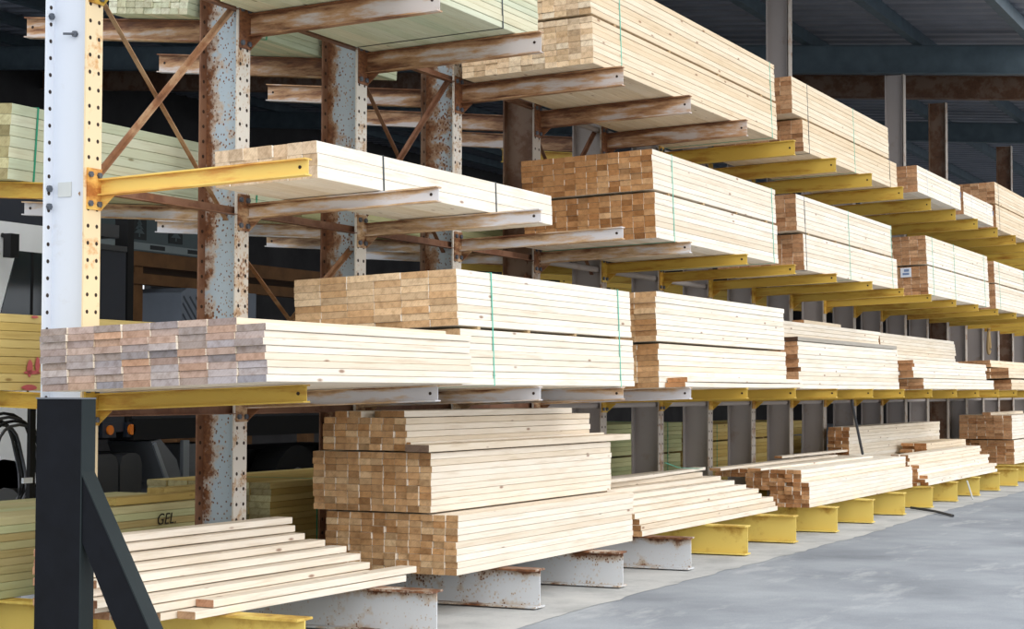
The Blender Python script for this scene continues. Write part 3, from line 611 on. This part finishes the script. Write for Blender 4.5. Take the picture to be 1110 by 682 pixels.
for wx in (-.1, 4.6, 5.8):
    mb = MB(); mb.disc((wx, -1.0, .5), (0, 1, 0), .5, .32, 24); wh = mb.build('wheel', 'rubber', tr)
    mb = MB(); mb.disc((wx, -1.0, .5), (0, -1, 0), .26, .02, 16); mb.build('hub', 'step_grey', wh)

# ------------------------------------------------------------------ small things and what lies behind
hr = thing('cable_coil', 'black cable coiled on a hanging frame behind the white upright', 'cable coil', (1.62, 3.55, .96))
for k_ in range(7):
    mb = MB(); rr = .3 + .022 * (k_ % 4); mb.tube([(rr * math.cos(a * math.tau / 28) * 1.05 + .0, -.12 + .05 * k_ + .02 * math.sin(a * .9), rr * 1.25 * math.sin(a * math.tau / 28)) for a in range(28)], .012, 6, 0, True); mb.build('cable_loop', 'rubber' if k_ % 2 else 'tank_grey', hr)
mb = MB(); mb.box((.06, -.17, -.62), (.12, -.14, .6)); mb.box((-.16, -.16, -.55), (.12, -.14, -.52)); mb.box((.06, -.17, .57), (.12, .25, .6)); mb.build('hanger', 'rubber', hr)
mb = MB(); mb.box((-.03, -.19, -.05), (.07, -.17, -.01)); mb.build('clip', 'label_white', hr)

def tree_emblem(parent, x, z, w, h):
    mb = MB(); mb.box((x - w / 2, -.012, z - h * .42), (x + w / 2, -.004, z + h * .36)); mb.prism([(x - w / 2, z + h * .36), (x + w / 2, z + h * .36), (x + w * .2, z + h / 2), (x - w * .2, z + h / 2)], 'y', -.012, -.004); e = mb.build('tree_emblem', 'emblem_dark', parent)
    mb = MB()
    for k_ in range(3):
        zz = z - h * .18 + k_ * h * .17; ww = w * (.36 - .09 * k_)
        mb.prism([(x - ww, zz), (x + ww, zz), (x, zz + h * .24)], 'y', -.017, -.012)
    mb.box((x - w * .04, -.017, z - h * .32), (x + w * .04, -.012, z - h * .16)); mb.build('tree_mark', 'wrap_dark', e)
sh = thing('storage_shelf', 'brown timber shelf deep in the shed holding wrapped packs', 'shelf', (8.6, 10.0, 0))
for xx in (.2, 3.2, 7.8):
    mb = MB(); mb.box((xx, 0, 0), (xx + .2, .2, 3.5)); mb.build('shelf_post', 'old_board', sh)
mb = MB(); mb.box((0, -.05, 3.3), (9, 2.0, 3.5)); mb.build('shelf_deck', 'old_board', sh)
mb = MB(); mb.box((0, -.05, 3.05), (9, .1, 3.2)); mb.build('shelf_rail', 'old_board', sh)
wp = thing('wrapped_pack', 'dark plastic-wrapped pack printed with tree emblems on the brown shelf', 'wrapped pack', (10.9, 10.0, 3.51))
mb = MB(); mb.box((0, 0, 0), (3.6, 1.6, .62)); mb.build('wrapping', 'wrap_dark', wp)
mb = MB(); mb.box((0, -.006, .02), (3.6, 0, .12)); mb.build('printed_band', 'wrap_light', wp)
for x_ in (.99, 1.85, 2.7): tree_emblem(wp, x_, .31, .33, .36)
mb = MB(); mb.box((1.25, -.008, .04), (1.6, -.006, .1)); mb.box((2.15, -.008, .04), (2.4, -.006, .1)); mb.build('printed_words', 'emblem_dark', wp)
cp = thing('wrapped_sheet_pack', 'grey pack wrapped in checked plastic standing under the brown shelf', 'wrapped pack', (12.35, 9.6, 0))
mb = MB(); mb.prism([(0, 1.6), (0, 2.95), (.15, 3.02), (1.9, 3.02), (1.9, 1.6)], 'y', 0, .9); mb.build('checked_wrapping', 'check_grey', cp)
mb = MB()
for k_ in range(17): mb.bar((-.6 + k_ * .15 + .6, -.004, 1.6) if k_ < 13 else (1.88, -.004, 1.6 + (k_ - 12) * .15), (max(k_ * .15 - 1.3, .03), -.004, min(1.6 + k_ * .15 - 0, 2.9)) if k_ < 13 else (.75 + (k_ - 13) * .2, -.004, 2.9), .03, .004, 0, (0, 1, 0))
mb.build('check_lines', 'check_dark', cp)
mb = MB(); mb.box((.75, -.01, 2.3), (1.15, -.005, 2.75)); mb.build('printed_mark', 'emblem_dark', cp)
mb = MB(); mb.box((0, .05, 0), (1.9, .85, 1.6)); mb.build('stacked_base', 'old_board', cp)

bar_ = thing('steel_bar', 'dark steel bar leaning from the orange-ended studs to the arm above', 'bar', (14.3, .5, .79))
mb = MB(); mb.tube([(-.343, 0, .694), (.197, 0, .0)], .018, 8); mb.build('bar_shaft', 'pole_dark', bar_)
mb = MB(); mb.tube([(18.75, .02, .27), (18.3, -.15, .03)], .012, 6); tag(world_build(mb, 'pale_stick', 'stick_pale', (18.5, 0, 0)), 'thin pale stick leaning against a yellow base beam', 'stick')
mb = MB(); mb.tube([(15.9, .2, .03), (15.3, -.25, .03), (14.67, -.62, .02)], .018, 6); tag(world_build(mb, 'iron_rod', 'pole_dark', (15.3, -.2, 0)), 'dark rod lying on the ground before the yellow bases', 'rod')
mb = MB(); mb.tube([(27.6 + .07 * math.sin(a), 1.36 + .01 * math.sin(2 * a), 2.6 + .26 * math.cos(a)) for a in [k_ * math.tau / 20 for k_ in range(20)]], .03, 6, 0, True); mb.tube([(27.6, 1.36, 2.86), (27.6, 1.46, 2.95)], .02, 6)
tag(world_build(mb, 'rope_loop', 'rope_hemp', (27.6, 1.36, 2.86)), 'looped rope hanging on a far upright above the end pile', 'rope')
mb = MB(); pts = [(8.55, 1.0, .87), (8.75, .93, .815), (9.0, .88, .80), (9.28, .86, .79)]
for a, b in zip(pts, pts[1:]): mb.bar(a, b, .02, .004)
tag(world_build(mb, 'strap_offcut', 'strap_green', pts[0]), 'loose green strap end lying on the slumped pile', 'strap')
mb = MB(); mb.box((23.6, 2.25, ZB), (24.0, 2.4, 1.35)); mb.v = [(x_ + (z_ - .3) * .35, y_, z_) for x_, y_, z_ in mb.v]; tag(world_build(mb, 'leaning_panel', 'label_white', (23.6, 2.25, ZB)), 'narrow pale panel leaning behind the far uprights', 'panel')

# ------------------------------------------------------------------ light, world, camera
w = bpy.data.worlds.new('sky'); SC.world = w; w.use_nodes = True
nt = w.node_tree; bg = nt.nodes['Background']; tc = nt.nodes.new('ShaderNodeTexCoord'); sp = nt.nodes.new('ShaderNodeSeparateXYZ'); rp = nt.nodes.new('ShaderNodeValToRGB')
nt.links.new(tc.outputs['Generated'], sp.inputs[0]); nt.links.new(sp.outputs['Z'], rp.inputs['Fac']); nt.links.new(rp.outputs['Color'], bg.inputs['Color'])
e = rp.color_ramp.elements; e[0].position = 0.0; e[0].color = (.82, .86, .92, 1); e[1].position = 0.7; e[1].color = (1, 1, 1, 1)
bg.inputs['Strength'].default_value = 1.5
sd = bpy.data.lights.new('sun', 'SUN'); sd.energy = 1.75; sd.angle = math.radians(70); sd.color = (1, .985, .965)
so = bpy.data.objects.new('sun', sd); COL.objects.link(so)
so.rotation_euler = Vector((0.30, 0.80, -0.50)).to_track_quat('-Z', 'Y').to_euler()
cd = bpy.data.cameras.new('camera'); co = bpy.data.objects.new('camera', cd); COL.objects.link(co)
cd.sensor_width = 36; cd.lens = 36 * 2010.133 / 1110; cd.clip_end = 300
r_ = Vector((0.424454825488308, -0.90544383419342, 0.003092610678462604)); u_ = Vector((-0.03816489202903507, -0.014478246918718095, 0.9991665633829891)); f_ = Vector((0.9046444285663302, 0.42421909844711037, 0.04070152793960853))
m = Matrix((r_, u_, -f_)).transposed().to_4x4(); m.translation = (-9.131345, -5.579419, 1.6); co.matrix_world = m
SC.camera = co
SC.view_settings.view_transform = 'Standard'; SC.view_settings.look = 'None'; SC.view_settings.exposure = 0.0
